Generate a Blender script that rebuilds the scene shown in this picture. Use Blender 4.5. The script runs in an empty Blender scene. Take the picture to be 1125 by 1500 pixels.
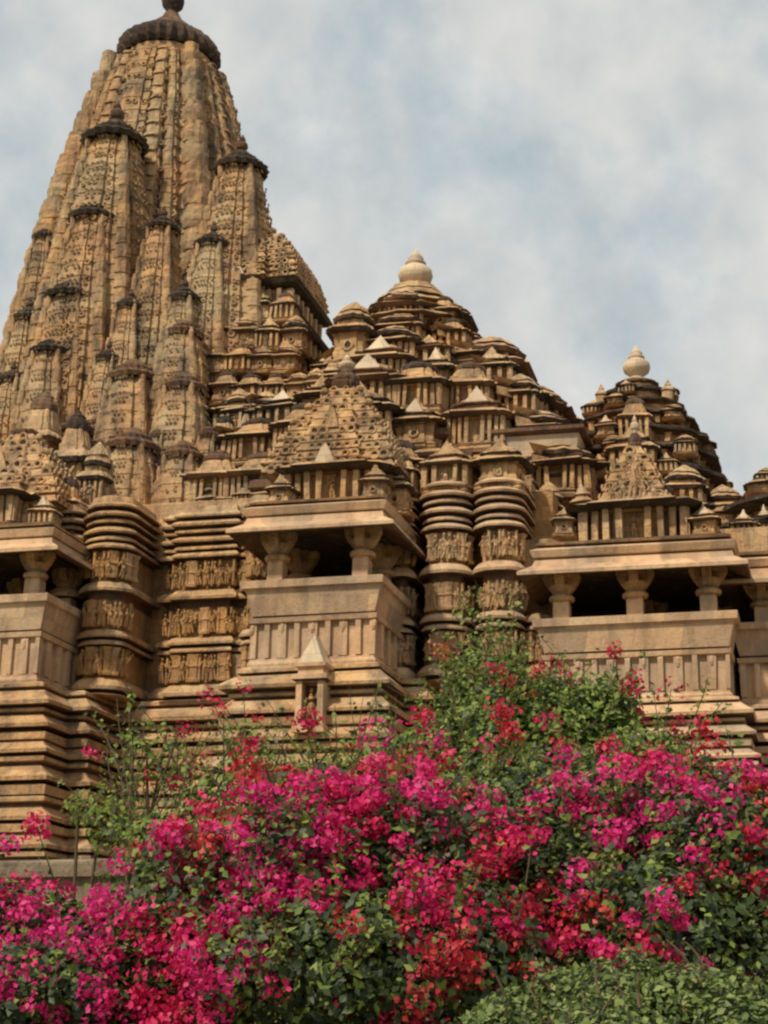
import bpy, math, random
import numpy as np
from mathutils import Vector, Matrix, noise
R = math.radians
random.seed(7); np.random.seed(7)
SC = bpy.context.scene
COL = SC.collection

# ---------------------------------------------------------------- camera, sky, sun, exposure
F, CX, CY, HOR, YAW = 2400.0, 760.0, 750.0, 1500.0, R(11)
PITCH = math.atan((HOR-CY)/F)
EYE = Vector((0, 0, 1.6))
cam_d = bpy.data.cameras.new('camera'); cam = bpy.data.objects.new('camera', cam_d); COL.objects.link(cam)
cam.location = EYE; cam.rotation_euler = (R(90)+PITCH, 0, YAW)
cam_d.sensor_fit = 'VERTICAL'; cam_d.sensor_height = 36; cam_d.lens = F/1500*36
cam_d.shift_x = (562.5-CX)/1500; cam_d.clip_end = 3000; cam_d.clip_start = .05
SC.camera = cam
cam_d.dof.use_dof = False

SUN_EL, SUN_AZ = R(48), R(-24)        # azimuth measured from -Y towards -X (behind the viewer's left shoulder)
sdir = Vector((math.sin(SUN_AZ)*math.cos(SUN_EL), -math.cos(SUN_AZ)*math.cos(SUN_EL), math.sin(SUN_EL)))
sd = bpy.data.lights.new('sun', 'SUN'); sd.energy = 3.7; sd.angle = R(4); sd.color = (1, .89, .71)
so = bpy.data.objects.new('sun', sd); COL.objects.link(so)
so.rotation_euler = (-sdir).to_track_quat('-Z', 'Y').to_euler(); so.location = (0, -10, 40)

W = bpy.data.worlds.new('World'); SC.world = W; W.use_nodes = True
nt = W.node_tree; nt.nodes.clear(); N = nt.nodes.new; L = nt.links.new
out = N('ShaderNodeOutputWorld'); bg = N('ShaderNodeBackground'); bg.inputs[1].default_value = .12
sky = N('ShaderNodeTexSky'); sky.sky_type = 'NISHITA'; sky.sun_disc = False
sky.sun_elevation = SUN_EL; sky.sun_rotation = math.atan2(sdir.x, sdir.y)
sky.dust_density = 1.5
tc = N('ShaderNodeTexCoord'); mp = N('ShaderNodeMapping'); mp.inputs['Scale'].default_value = (1, 1, 1); mp.inputs['Location'].default_value = (.1, .9, .6)
mp.inputs['Rotation'].default_value = (0, R(12), R(20))
L(tc.outputs['Generated'], mp.inputs['Vector'])
n1 = N('ShaderNodeTexNoise'); n1.inputs['Scale'].default_value = 6.5; n1.inputs['Detail'].default_value = 9
n1.inputs['Roughness'].default_value = .58; n1.inputs['Distortion'].default_value = 0
n2 = N('ShaderNodeTexNoise'); n2.inputs['Scale'].default_value = 24; n2.inputs['Detail'].default_value = 6
L(mp.outputs[0], n1.inputs['Vector']); L(mp.outputs[0], n2.inputs['Vector'])
r1 = N('ShaderNodeValToRGB'); r1.color_ramp.elements[0].position = .36; r1.color_ramp.elements[1].position = .50
r1.color_ramp.elements[0].color = (.52, .52, .52, 1)
L(n1.outputs['Fac'], r1.inputs[0])
r2 = N('ShaderNodeValToRGB'); r2.color_ramp.elements[0].position = .3; r2.color_ramp.elements[1].position = .75
r2.color_ramp.elements[0].color = (4.4, 4.58, 4.6, 1); r2.color_ramp.elements[1].color = (5.8, 5.8, 5.66, 1)
L(n2.outputs['Fac'], r2.inputs[0])
hz = N('ShaderNodeMixRGB'); hz.inputs[0].default_value = .75; hz.inputs[2].default_value = (2.3, 3.8, 4.2, 1)
L(sky.outputs[0], hz.inputs[1])
mx = N('ShaderNodeMixRGB'); L(r1.outputs[0], mx.inputs[0]); L(hz.outputs[0], mx.inputs[1]); L(r2.outputs[0], mx.inputs[2])
L(mx.outputs[0], bg.inputs[0]); L(bg.outputs[0], out.inputs[0])
SC.view_settings.view_transform = 'Standard'; SC.view_settings.look = 'None'
SC.view_settings.exposure = 0.08; SC.view_settings.gamma = 1
SC.cycles.filter_width = 2.4
SC.cycles.max_bounces = 6; SC.cycles.diffuse_bounces = 3

# ---------------------------------------------------------------- measuring: a ray through the photograph met with the plane at depth Y
def P(px, py, Y):
    u = (px-CX)/F; v = (CY-py)/F; s, c = math.sin(YAW), math.cos(YAW); sp, cp = math.sin(PITCH), math.cos(PITCH)
    d = Vector((-s*cp+u*c+v*s*sp, c*cp+u*s-v*c*sp, sp+v*cp)); t = Y/d.y
    return Vector((d.x*t, Y, 1.6+d.z*t))
def MPP(px, py, Y): return (P(px+.5, py, Y)-P(px-.5, py, Y)).length    # metres per photo pixel there

# ---------------------------------------------------------------- materials
def newmat(name):
    m = bpy.data.materials.new(name); m.use_nodes = True
    nt = m.node_tree; b = nt.nodes['Principled BSDF']; return m, nt, b
def mixc(nt, fac, a, b, mode='MIX'):
    n = nt.nodes.new('ShaderNodeMixRGB'); n.blend_type = mode
    for i, s in ((0, fac), (1, a), (2, b)):
        if hasattr(s, 'is_linked') or isinstance(s, bpy.types.NodeSocket): nt.links.new(s, n.inputs[i])
        else: n.inputs[i].default_value = s if i == 0 else (*s, 1)
    return n.outputs[0]
def ramp(nt, src, p0, p1, c0=(0, 0, 0), c1=(1, 1, 1)):
    n = nt.nodes.new('ShaderNodeValToRGB'); n.color_ramp.elements[0].position = p0; n.color_ramp.elements[1].position = p1
    n.color_ramp.elements[0].color = (*c0, 1); n.color_ramp.elements[1].color = (*c1, 1)
    nt.links.new(src, n.inputs[0]); return n.outputs[0]
def tnoise(nt, vec, scale, detail=5, rough=.6):
    n = nt.nodes.new('ShaderNodeTexNoise'); n.inputs['Scale'].default_value = scale; n.inputs['Detail'].default_value = detail
    n.inputs['Roughness'].default_value = rough; nt.links.new(vec, n.inputs['Vector']); return n.outputs['Fac']
def mapping(nt, vec, scale, rot=(0, 0, 0)):
    n = nt.nodes.new('ShaderNodeMapping'); n.inputs['Scale'].default_value = scale; n.inputs['Rotation'].default_value = rot
    nt.links.new(vec, n.inputs['Vector']); return n.outputs[0]
def stone(name, c1, c2, c3, dark=.5, carve=.5, lattice=0.0, blocks=(1.6, 3.2), joint=1.0):
    m, nt, b = newmat(name)
    g = nt.nodes.new('ShaderNodeNewGeometry'); pos = g.outputs['Position']
    big = tnoise(nt, pos, .55, 4); mid = tnoise(nt, pos, 2.3, 5, .65)
    col = mixc(nt, ramp(nt, mid, .38, .62), c1, c2)
    col = mixc(nt, ramp(nt, big, .45, .62), col, c3)
    # courses of blocks: each a little different
    sx = nt.nodes.new('ShaderNodeSeparateXYZ'); nt.links.new(pos, sx.inputs[0])
    ad = nt.nodes.new('ShaderNodeMath'); nt.links.new(sx.outputs[0], ad.inputs[0]); nt.links.new(sx.outputs[1], ad.inputs[1])
    cb = nt.nodes.new('ShaderNodeCombineXYZ'); nt.links.new(ad.outputs[0], cb.inputs[0]); nt.links.new(sx.outputs[2], cb.inputs[1])
    br = nt.nodes.new('ShaderNodeTexBrick'); nt.links.new(cb.outputs[0], br.inputs['Vector'])
    br.inputs['Color1'].default_value = (.66, .66, .70, 1); br.inputs['Color2'].default_value = (1.12, 1.1, 1.04, 1)
    br.inputs['Mortar'].default_value = (1-.5*joint, 1-.52*joint, 1-.55*joint, 1)
    br.inputs['Scale'].default_value = 1; br.inputs['Brick Width'].default_value = 1/blocks[0]; br.inputs['Row Height'].default_value = 1/blocks[1]
    br.inputs['Mortar Size'].default_value = .008*joint; br.inputs['Mortar Smooth'].default_value = .6
    col = mixc(nt, .75, col, br.outputs['Color'], 'MULTIPLY')
    # rain streaks and lichen
    st = tnoise(nt, mapping(nt, pos, (2.6, 2.6, .5)), 1.0, 6, .7)
    col = mixc(nt, ramp(nt, st, .47, .62, (0, 0, 0), (dark,)*3), col, (.075, .062, .052))
    li = tnoise(nt, pos, 4.2, 6, .72)
    col = mixc(nt, ramp(nt, li, .56, .66, (0, 0, 0), (.55*dark+.12,)*3), col, (.27, .225, .155))
    li2 = tnoise(nt, mapping(nt, pos, (1, 1, 1.6), (1, 2, 0)), 6.5, 4, .7)
    col = mixc(nt, ramp(nt, li2, .60, .70, (0, 0, 0), (.75*dark,)*3), col, (.05, .042, .036))
    nt.links.new(col, b.inputs['Base Color']); b.inputs['Roughness'].default_value = .93
    b.inputs['Specular IOR Level'].default_value = .15
    # carving
    vo = nt.nodes.new('ShaderNodeTexVoronoi'); vo.feature = 'SMOOTH_F1'; vo.inputs['Scale'].default_value = 7.5
    nt.links.new(mapping(nt, pos, (1, 1, .75)), vo.inputs['Vector'])
    fine = tnoise(nt, pos, 16, 5, .7)
    mt = nt.nodes.new('ShaderNodeMath'); mt.operation = 'MULTIPLY_ADD'
    nt.links.new(vo.outputs['Distance'], mt.inputs[0]); mt.inputs[1].default_value = -1.0*carve; nt.links.new(fine, mt.inputs[2])
    h = mt.outputs[0]
    if lattice:
        vl = nt.nodes.new('ShaderNodeTexVoronoi'); vl.distance = 'CHEBYCHEV'; vl.inputs['Scale'].default_value = 4.2; vl.inputs['Randomness'].default_value = .25
        nt.links.new(pos, vl.inputs['Vector'])
        m2 = nt.nodes.new('ShaderNodeMath'); m2.operation = 'MULTIPLY_ADD'
        nt.links.new(vl.outputs['Distance'], m2.inputs[0]); m2.inputs[1].default_value = -lattice; nt.links.new(h, m2.inputs[2]); h = m2.outputs[0]
    bp = nt.nodes.new('ShaderNodeBump'); bp.inputs['Strength'].default_value = .8 if carve > .3 else .4; bp.inputs['Distance'].default_value = .07
    nt.links.new(h, bp.inputs['Height']); nt.links.new(bp.outputs[0], b.inputs['Normal'])
    return m
M_STONE = stone('carved sandstone', (.64, .41, .205), (.54, .31, .155), (.60, .42, .25), .58, .7)
M_TOWER = stone('weathered tower sandstone', (.58, .355, .17), (.47, .28, .155), (.50, .37, .22), .72, .6, 1.0, (2.0, 3.0), .35)
M_PLAIN = stone('dressed sandstone', (.64, .43, .26), (.56, .35, .21), (.60, .43, .28), .38, .25, 0, (1.1, 1.6), .8)
M_WALLST = stone('ochre wall sandstone', (.56, .325, .135), (.44, .24, .10), (.52, .31, .15), .45, .5)
M_BLACK = stone('rain and shade blackened sandstone', (.06, .046, .036), (.11, .07, .048), (.05, .042, .034), .7, .5)  # rain blackening; also paints the shade inside the halls and arch eyes
M_BROWN = stone('dark brown eave and shade sandstone', (.17, .095, .06), (.13, .072, .05), (.22, .13, .075), .65, .4)  # eave stone; also paints shade into grooves and undersides
M_PALE = stone('pale dressed sandstone', (.66, .52, .37), (.62, .47, .32), (.62, .5, .36), .15, .2)
M_OLD = stone('grey old platform stone', (.30, .22, .15), (.24, .18, .12), (.33, .27, .19), .6, .5, 0, (1.2, 2.2), 1)
SM = [M_STONE, M_BLACK, M_BROWN, M_PALE, M_TOWER, M_PLAIN, M_WALLST]
S, K, B, PL, T, D, WL = range(7)

def leafmat(name, c1, c2, rough=.55, trans=.25, scale=3.0, hue=None):
    m, nt, b = newmat(name)
    g = nt.nodes.new('ShaderNodeNewGeometry')
    col = mixc(nt, g.outputs['Random Per Island'], c1, c2)
    if hue:
        n = tnoise(nt, g.outputs['Position'], scale, 2); col = mixc(nt, ramp(nt, n, .45, .6), col, hue)
    nt.links.new(col, b.inputs['Base Color']); b.inputs['Roughness'].default_value = rough
    tr = nt.nodes.new('ShaderNodeBsdfTranslucent'); nt.links.new(col, tr.inputs[0])
    ms = nt.nodes.new('ShaderNodeMixShader'); ms.inputs[0].default_value = trans
    o = nt.nodes['Material Output']; nt.links.new(b.outputs[0], ms.inputs[1]); nt.links.new(tr.outputs[0], ms.inputs[2]); nt.links.new(ms.outputs[0], o.inputs[0])
    return m
M_LEAF = leafmat('dark bougainvillea leaf', (.016, .032, .010), (.055, .085, .022))
M_LEAF2 = leafmat('fresh bougainvillea leaf', (.13, .22, .04), (.32, .38, .08), trans=.42)
M_HEDGE = leafmat('light hedge leaf', (.07, .12, .025), (.27, .32, .09), trans=.3)
M_MAG = leafmat('magenta bract', (.66, .016, .17), (.80, .045, .30), trans=.40, scale=1.6, hue=(.70, .022, .13))
M_RED = leafmat('crimson bract', (.52, .022, .05), (.60, .06, .05), trans=.3, scale=2.2, hue=(.58, .018, .10))
M_PINK = leafmat('pale rusty bract', (.55, .13, .07), (.60, .26, .12), trans=.3)
M_STEM, _nt, _b = newmat('woody stem'); _b.inputs['Base Color'].default_value = (.10, .065, .035, 1); _b.inputs['Roughness'].default_value = .9

# ---------------------------------------------------------------- mesh helpers
class MB:
    def __init__(s): s.v = []; s.f = []; s.m = []
    def add(s, vs, fs, m=0):
        o = len(s.v); s.v += [tuple(v) for v in vs]; s.f += [tuple(i+o for i in f) for f in fs]; s.m += [m]*len(fs)
    def box(s, x0, x1, y0, y1, z0, z1, m=0):
        s.add([(x0,y0,z0),(x1,y0,z0),(x1,y1,z0),(x0,y1,z0),(x0,y0,z1),(x1,y0,z1),(x1,y1,z1),(x0,y1,z1)],
              [(0,3,2,1),(4,5,6,7),(0,1,5,4),(1,2,6,5),(2,3,7,6),(3,0,4,7)], m)
    def stack(s, plan, prof, c=(0, 0), m=0):
        """plan: CCW outline; prof: (z, scale, offset[, material]) from the bottom up"""
        n = len(plan); vs = []; o = len(s.v)
        for p in prof:
            ring = offset([(x*p[1], y*p[1]) for x, y in plan], p[2])
            vs += [(c[0]+x, c[1]+y, p[0]) for x, y in ring]
        s.v += vs
        for k in range(len(prof)-1):
            mm = prof[k+1][3] if len(prof[k+1]) > 3 else m
            for i in range(n):
                j = (i+1) % n
                s.f.append((o+k*n+i, o+k*n+j, o+(k+1)*n+j, o+(k+1)*n+i)); s.m.append(mm)
        s.f.append(tuple(o+i for i in reversed(range(n)))); s.m.append(m)
        t = (len(prof)-1)*n
        s.f.append(tuple(o+t+i for i in range(n))); s.m.append(prof[-1][3] if len(prof[-1]) > 3 else m)
    def tube(s, pts, r0, r1, n=5, m=0):
        o = len(s.v); k = len(pts)
        for i, p in enumerate(pts):
            a = Vector(pts[max(0, i-1)]); b = Vector(pts[min(k-1, i+1)]); d = (b-a)
            if d.length < 1e-6: d = Vector((0, 0, 1))
            q = d.to_track_quat('Z', 'Y'); r = r0+(r1-r0)*i/(k-1)
            for j in range(n):
                w = q @ Vector((r*math.cos(j*2*math.pi/n), r*math.sin(j*2*math.pi/n), 0)); s.v.append(tuple(Vector(p)+w))
        for i in range(k-1):
            for j in range(n):
                a = o+i*n+j; b = o+i*n+(j+1) % n; s.f.append((a, b, b+n, a+n)); s.m.append(m)
    def build(s, name, mats, parent=None, rough=.018, smooth=False):
        me = bpy.data.meshes.new(name)
        v = s.v
        if rough:
            v = []
            for p in s.v:
                q = Vector(p); d = noise.noise_vector(q*1.9)*rough*1.3 + noise.noise_vector(q*6.3)*rough
                v.append(tuple(q+d))
        me.from_pydata(v, [], s.f); me.polygons.foreach_set('material_index', s.m)
        for mt in mats: me.materials.append(mt)
        if smooth: me.polygons.foreach_set('use_smooth', [True]*len(me.polygons))
        me.update()
        o = bpy.data.objects.new(name, me); COL.objects.link(o)
        if parent is not None:
            o.parent = parent
            root = parent
            if root.type == 'EMPTY': o.location = -root.location
        return o
def offset(poly, d):
    if abs(d) < 1e-9: return poly
    n = len(poly); r = []
    for i in range(n):
        x0, y0 = poly[i-1]; x1, y1 = poly[i]; x2, y2 = poly[(i+1) % n]
        ax, ay = x1-x0, y1-y0; bx, by = x2-x1, y2-y1
        la = math.hypot(ax, ay) or 1; lb = math.hypot(bx, by) or 1
        n1 = (ay/la, -ax/la); n2 = (by/lb, -bx/lb); k = max(.35, 1+n1[0]*n2[0]+n1[1]*n2[1])
        r.append((x1+d*(n1[0]+n2[0])/k, y1+d*(n1[1]+n2[1])/k))
    return r
def rect(x0, x1, y0, y1): return [(x0, y0), (x1, y0), (x1, y1), (x0, y1)]
def circle(r, n=24, r2=None):
    return [((r if (i % 2 == 0 or r2 is None) else r2)*math.cos(2*math.pi*i/n), (r if (i % 2 == 0 or r2 is None) else r2)*math.sin(2*math.pi*i/n)) for i in range(n)]
def ratha(steps, asp=1.0):
    """stepped square; steps: list of (half width along the face, reach) from the face centre to the corner"""
    q = []
    for i, (a, r) in enumerate(steps):
        q.append((a, -r))
        if i+1 < len(steps): q.append((a, -steps[i+1][1]))
    # q runs from bhadra on the front face right half to the corner
    half = q
    front = [(-a, b) for a, b in reversed(half)] + half
    pts = []
    for k in range(4):
        c, s_ = [(1, 0), (0, 1), (-1, 0), (0, -1)][k]
        for x, y in front: pts.append((x*c-y*s_, x*s_+y*c))
    out_ = []
    for p in pts:
        if not out_ or (abs(p[0]-out_[-1][0])+abs(p[1]-out_[-1][1])) > 1e-6: out_.append(p)
    if abs(out_[0][0]-out_[-1][0])+abs(out_[0][1]-out_[-1][1]) < 1e-6: out_.pop()
    return [(x*asp, y) for x, y in out_]
RATHA = ratha([(.24, 1.0), (.48, .90), (.68, .80), (.70, .70)])
RATHA2 = ratha([(.22, 1.0), (.40, .93), (.56, .86), (.70, .78), (.74, .74)])
CHAM = ratha([(.45, 1.0), (.75, .86), (.80, .80)])
ROUND = circle(1, 16)

def tagtop(o, label, cat, group=None, kind=None):
    if label: o['label'] = label
    if cat: o['category'] = cat
    if group: o['group'] = group
    if kind: o['kind'] = kind
def ss(t): return t

# ---------------------------------------------------------------- ornaments
def kapota(z, h, o, base=0.0, m=B, under=None):
    """curved drip moulding on an outline: flat soffit, lip, hollow top"""
    return [(z, 1, base), (z+.02*h, 1, o*.97+base, under if under is not None else m), (z+.28*h, 1, o+base, m), (z+.6*h, 1, o*.62+base, m), (z+h, 1, o*.12+base, m)]
def amalaka(mb, c, z, r, h, m=K, n=32, droop=True):
    pl = circle(1, n, .90)
    pr = [(z, r*.55, 0), (z+.02*h, r*.90, 0), (z+.12*h, r, 0), (z+.34*h, r*1.0, 0), (z+.55*h, r*.86, 0), (z+.70*h, r*.62, 0)]
    mb.stack(pl, pr, c, m)
    mb.stack(circle(1, 18), [(z+.66*h, r*.62, 0), (z+.72*h, r*.66, 0), (z+.82*h, r*.50, 0), (z+.84*h, r*.30, 0), (z+1.0*h, r*.22, 0)], c, m)
def pot(mb, c, z, r, h, m=D, n=20):
    pr = [(0, .55), (.04, .62), (.08, .45), (.14, .55), (.24, .90), (.36, 1.0), (.48, .93), (.56, .66), (.60, .46), (.63, .60), (.66, .60), (.70, .38), (.76, .46), (.82, .34), (.92, .16), (1, .02)]
    mb.stack(circle(1, n), [(z+a*h, b*r, 0) for a, b in pr], c, m)
def figure(mb, x, y, z, h, ang=0.0, m=S, sway=0.0):
    """a small carved figure standing proud of the wall; ang = facing, 0 towards -Y"""
    ca, sa = math.cos(ang), math.sin(ang)
    def q(a, b, c): return (x+a*ca-b*sa, y+a*sa+b*ca, z+c)
    def seg(p0, p1, r0, r1, n=5):
        mb.tube([q(*p0), q(*p1)], r0, r1, n, m)
    s = h*sway
    seg((-.07*h, -.05, 0), (-.05*h+s, -.07, .45*h), .045*h, .075*h)
    seg((.08*h, -.05, 0), (.05*h+s, -.07, .45*h), .045*h, .075*h)
    mb.tube([q(s, -.05, .42*h), q(s, -.08, .5*h), q(s*.4, -.07, .60*h), q(-s*.3, -.09, .73*h), q(-s*.3, -.07, .80*h)], .12*h, .06*h, 6, m)
    mb.tube([q(-s*.3, -.07, .79*h), q(-s*.3, -.09, .84*h), q(-s*.2, -.08, .93*h), q(-s*.2, -.06, 1.0*h)], .05*h, .045*h, 6, m)
    e = random.choice((1, -1))
    seg((-.11*h, -.07, .76*h), (-.19*h, -.09, .56*h), .035*h, .03*h, 4)
    seg((.11*h, -.07, .76*h), (.2*h, -.10, (.6 if e > 0 else .95)*h), .035*h, .03*h, 4)
def kudu(mb, p, r, ang=0.0, m=S, dark=K, d=.07):
    """horseshoe arch: ring standing proud of the wall with a deep eye"""
    ca, sa = math.cos(ang), math.sin(ang); n = 9
    def q(a, b, c): return (p[0]+a*ca-b*sa, p[1]+a*sa+b*ca, p[2]+c)
    vo = []; 
    for rr, dd in ((1.0, 0), (.88, -d), (.56, -d*.8), (.48, .0)):
        for i in range(n):
            t = 2*math.pi*i/n; k = 1.25 if (i*4//n == 1 and rr > .9 and i == n//4) else 1
            vo.append(q(rr*r*math.cos(t), dd, rr*r*math.sin(t)*k))
    fs = []
    for k in range(3):
        for i in range(n):
            j = (i+1) % n; fs.append((k*n+i, (k+1)*n+i, (k+1)*n+j, k*n+j))
    mb.add(vo, fs, m)
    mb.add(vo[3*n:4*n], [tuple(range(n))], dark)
def kiosk(mb, c, z, w, h, roof='pyr', m=S, fig=True, asp=1.0, dk=None):
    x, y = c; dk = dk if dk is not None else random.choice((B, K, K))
    pl = ratha([(.5, 1.0), (.86, .90)], asp)
    mb.stack(pl, [(z, w, 0), (z+.04*h, w, .03), (z+.07*h, w, 0), (z+.10*h, w, .04), (z+.13*h, w*.92, 0)], c, m)
    mb.stack(pl, [(z+.12*h, w*.74, 0), (z+.50*h, w*.74, 0)], c, m)
    pw = w*(.055 if w > .6 else .09)
    solid = w < .6 and random.random() < .45
    if solid:
        mb.stack(pl, [(z+.12*h, w*.84, 0), (z+.2*h, w*.88, 0), (z+.3*h, w*.80, 0), (z+.42*h, w*.86, 0), (z+.49*h, w*.80, 0)], c, m)
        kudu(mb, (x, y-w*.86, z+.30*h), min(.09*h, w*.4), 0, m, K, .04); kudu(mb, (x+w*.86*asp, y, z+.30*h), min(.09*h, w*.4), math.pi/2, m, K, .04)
    for a, r in (((-.88, .84), (-.66, .86), (-.46, .95), (-.24, .97), (.24, .97), (.46, .95), (.66, .86), (.88, .84)) if w > .6 else ((-.88, .84), (-.44, .95), (0, .99), (.44, .95), (.88, .84))):
        if (a == 0 and fig) or solid: continue
        for k in range(4):
            cc, s_ = [(1, 0), (0, 1), (-1, 0), (0, -1)][k]
            px = (a*cc+r*s_)*w*asp; py = (a*s_-r*cc)*w
            mb.box(x+px-pw, x+px+pw, y+py-pw, y+py+pw, z+.12*h, z+.49*h, m)
    if fig and h*.3 > .15:
        figure(mb, x, y-w*.74, z+.14*h, h*.32, 0, m)
        figure(mb, x+w*.74*asp, y, z+.14*h, h*.32, math.pi/2, m)
    e = w*.26
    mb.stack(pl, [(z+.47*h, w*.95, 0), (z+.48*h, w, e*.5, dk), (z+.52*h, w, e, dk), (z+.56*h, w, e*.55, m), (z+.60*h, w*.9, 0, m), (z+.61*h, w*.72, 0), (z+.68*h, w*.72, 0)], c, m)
    if roof == 'pyr':
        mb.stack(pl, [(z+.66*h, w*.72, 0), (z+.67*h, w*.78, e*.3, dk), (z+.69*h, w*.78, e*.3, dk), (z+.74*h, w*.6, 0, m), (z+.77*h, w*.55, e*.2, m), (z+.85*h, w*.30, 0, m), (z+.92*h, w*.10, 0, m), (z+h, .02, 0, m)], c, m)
        g = w*.42
        mb.add([(x-g, y-w*.80, z+.68*h), (x+g, y-w*.80, z+.68*h), (x, y-w*.55, z+.97*h), (x-g, y, z+.68*h), (x+g, y, z+.68*h)], [(0, 1, 2), (1, 4, 2), (4, 3, 2), (3, 0, 2)], PL if random.random() < .4 else m)
    elif roof == 'bell':
        rp = circle(1, 28, .94)
        mb.stack(rp, [(z+.66*h, w*.7, 0), (z+.68*h, w*1.0, 0, dk), (z+.73*h, w*1.05, 0, dk), (z+.78*h, w*.9, 0, m), (z+.80*h, w*.78, 0, B), (z+.82*h, w*.82, 0, B), (z+.90*h, w*.6, 0, m), (z+.96*h, w*.3, 0, m), (z+h, w*.12, 0, m)], c, m)
    else:
        mb.stack(CHAM, [(z+.66*h, w*.72, 0), (z+.8*h, w*.55, 0), (z+.84*h, w*.42, 0)], c, m)
        amalaka(mb, c, z+.80*h, w*.62, .2*h, dk, 20)
def spire(mb, c, z0, z1, w0, w1, plan, p=1.9, lev=18, groove=.02, m=T, dkrows=0.0):
    """curved stepped tower body, cut by horizontal courses"""
    pr = []
    for k in range(lev):
        for (f, g) in ((0, 0), (.62, 0), (.66, -groove), (.96, -groove)):
            t = (k+f)/lev; s = w1+(w0-w1)*(1-t**p)
            pr.append((z0+(z1-z0)*t, s, g*(.5+s), m))
    pr.append((z1, w1, 0, m))
    mb.stack(plan, pr, c, m)
def spire_w(t, w0, w1, p=1.9): return w1+(w0-w1)*(1-t**p)

# ================================================================= THE TEMPLE
TM = bpy.data.objects.new('sandstone_temple', None); COL.objects.link(TM); TM.location = (-10, 36, 4.0)
tagtop(TM, 'carved golden sandstone Hindu temple with a tall curved tower and stepped hall roofs', 'temple')
mats = SM
def part(mb, name, parent=TM, rough=.018, smooth=False, label=None):
    o = mb.build(name, mats, parent, rough, smooth)
    if label: o['label'] = label
    return o

# ---- terrace, floor slabs and the dark halls
mb = MB()
PL_BASE = [(-26, 31.8), (-20.6, 31.8), (-20.6, 29.5), (-15.37, 29.5), (-15.37, 30.5), (-14.95, 30.5), (-14.95, 31.9),
           (-11.25, 31.9), (-11.25, 30.6), (-10.86, 30.6), (-10.86, 29.0), (-8.41, 29.0), (-8.41, 30.6), (-7.95, 30.6), (-7.95, 31.9), (-5.5, 31.9), (-5.5, 44), (-26, 44)]
PL_BASE2 = [(-5.95, 33), (-5.95, 31.5), (-5.35, 31.5), (-5.35, 30.0), (-1.87, 30.0), (-1.87, 30.9), (7.0, 30.9), (7.0, 43.9), (-5.95, 43.9)]
def base_profile(ztop, zbot=4.2, m=D):  # grooves and band undersides are painted brown as shade
    pr = [(zbot, 1, .95)]
    z = zbot; o = .95
    seq = [(.30,.92,'b'),(.20,.84,'s'),(.30,.76,'k'),(.22,.72,'b'),(.30,.64,'k'),(.20,.62,'s'),(.26,.55,'b'),(.30,.50,'k'),(.22,.46,'s'),(.28,.40,'k'),(.24,.34,'b'),(.28,.34,'k'),(.18,.24,'s'),(.30,.30,'k'),(.20,.14,'s')]
    tot = sum(a for a, _, _ in seq); k = (ztop-zbot)/tot
    for h, o, t in seq:
        h *= k
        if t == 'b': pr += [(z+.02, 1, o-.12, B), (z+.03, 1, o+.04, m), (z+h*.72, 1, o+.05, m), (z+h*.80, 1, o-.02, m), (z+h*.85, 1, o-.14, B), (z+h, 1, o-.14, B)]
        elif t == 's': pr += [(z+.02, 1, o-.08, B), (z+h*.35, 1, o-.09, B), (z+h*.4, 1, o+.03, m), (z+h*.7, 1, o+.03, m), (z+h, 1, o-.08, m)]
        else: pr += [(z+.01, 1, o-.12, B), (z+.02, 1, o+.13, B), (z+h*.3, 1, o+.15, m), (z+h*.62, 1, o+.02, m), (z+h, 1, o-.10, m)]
        z += h
    return pr
mb.stack(PL_BASE, base_profile(8.05, m=S), (0, 0), S)
mb.stack(PL_BASE2, base_profile(7.36, m=D), (0, 0), D)
part(mb, 'plinth')
mb = MB()
for x0, x1, y0 in ((-26, -16.2, 37), (-16.2, -11.3, 32.5), (-11.3, -8.2, 37), (-8.2, -5.5, 32.0), (-5.5, 7, 37)):
    mb.box(x0, x1, y0, 44, 8.0, 12.2, K if y0 > 36 else WL)  # walls behind the balconies painted black to deepen the hall shade
part(mb, 'hall_wall')
mb = MB()
mb.box(-26, -6.0, 32.25, 43.9, 11.25, 12.55, S); mb.box(-25.9, -6.1, 32.3, 43.8, 11.2, 11.26, K); mb.box(-5.9, 6.9, 31.5, 43.8, 10.0, 10.06, K)  # thin ceiling sheets painted black for the shade within
mb.box(-5.995, 7, 31.4, 43.9, 10.05, 11.0, S)
mb.box(-5.99, -2.4, 32.4, 43.8, 10.99, 11.9, S); mb.box(-2.4, 6.9, 33.4, 43.8, 10.99, 11.4, B)
part(mb, 'roof_slab')

# ---- wall mouldings shared by every buttress
def wall_profile(m=WL, lip=S, top=12.3, zb=8.0):
    pr = [(zb, 1, .16)]
    def k(z, h, o, mm=lip):
        mm = lip; pr.extend([(z-.012, 1, -.10, B), (z, 1, o*.62, B), (z+.3*h, 1, o*.72, mm), (z+.65*h, 1, o*.42, mm), (z+h, 1, 0, mm)])  # underside of each lip painted brown as undercut shade
    k(8.12, .24, .17)
    pr.extend([(8.40, 1, -.10, m), (9.02, 1, -.10, m)])
    k(9.06, .10, .07, B); k(9.22, .16, .12, B)
    pr.extend([(9.42, 1, -.10, m), (10.02, 1, -.10, m)])
    k(10.20, .20, .16); k(10.06, .10, .05, B) if False else None
    pr.extend([(10.46, 1, -.10, m), (11.06, 1, -.10, m)])
    k(11.12, .13, .15); k(11.30, .10, .09, B); k(11.46, .14, .18); k(11.68, .10, .10, B); k(11.82, .14, .20); k(12.03, .12, .15)
    pr.append((top, 1, -.05, lip))
    return pr
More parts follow.
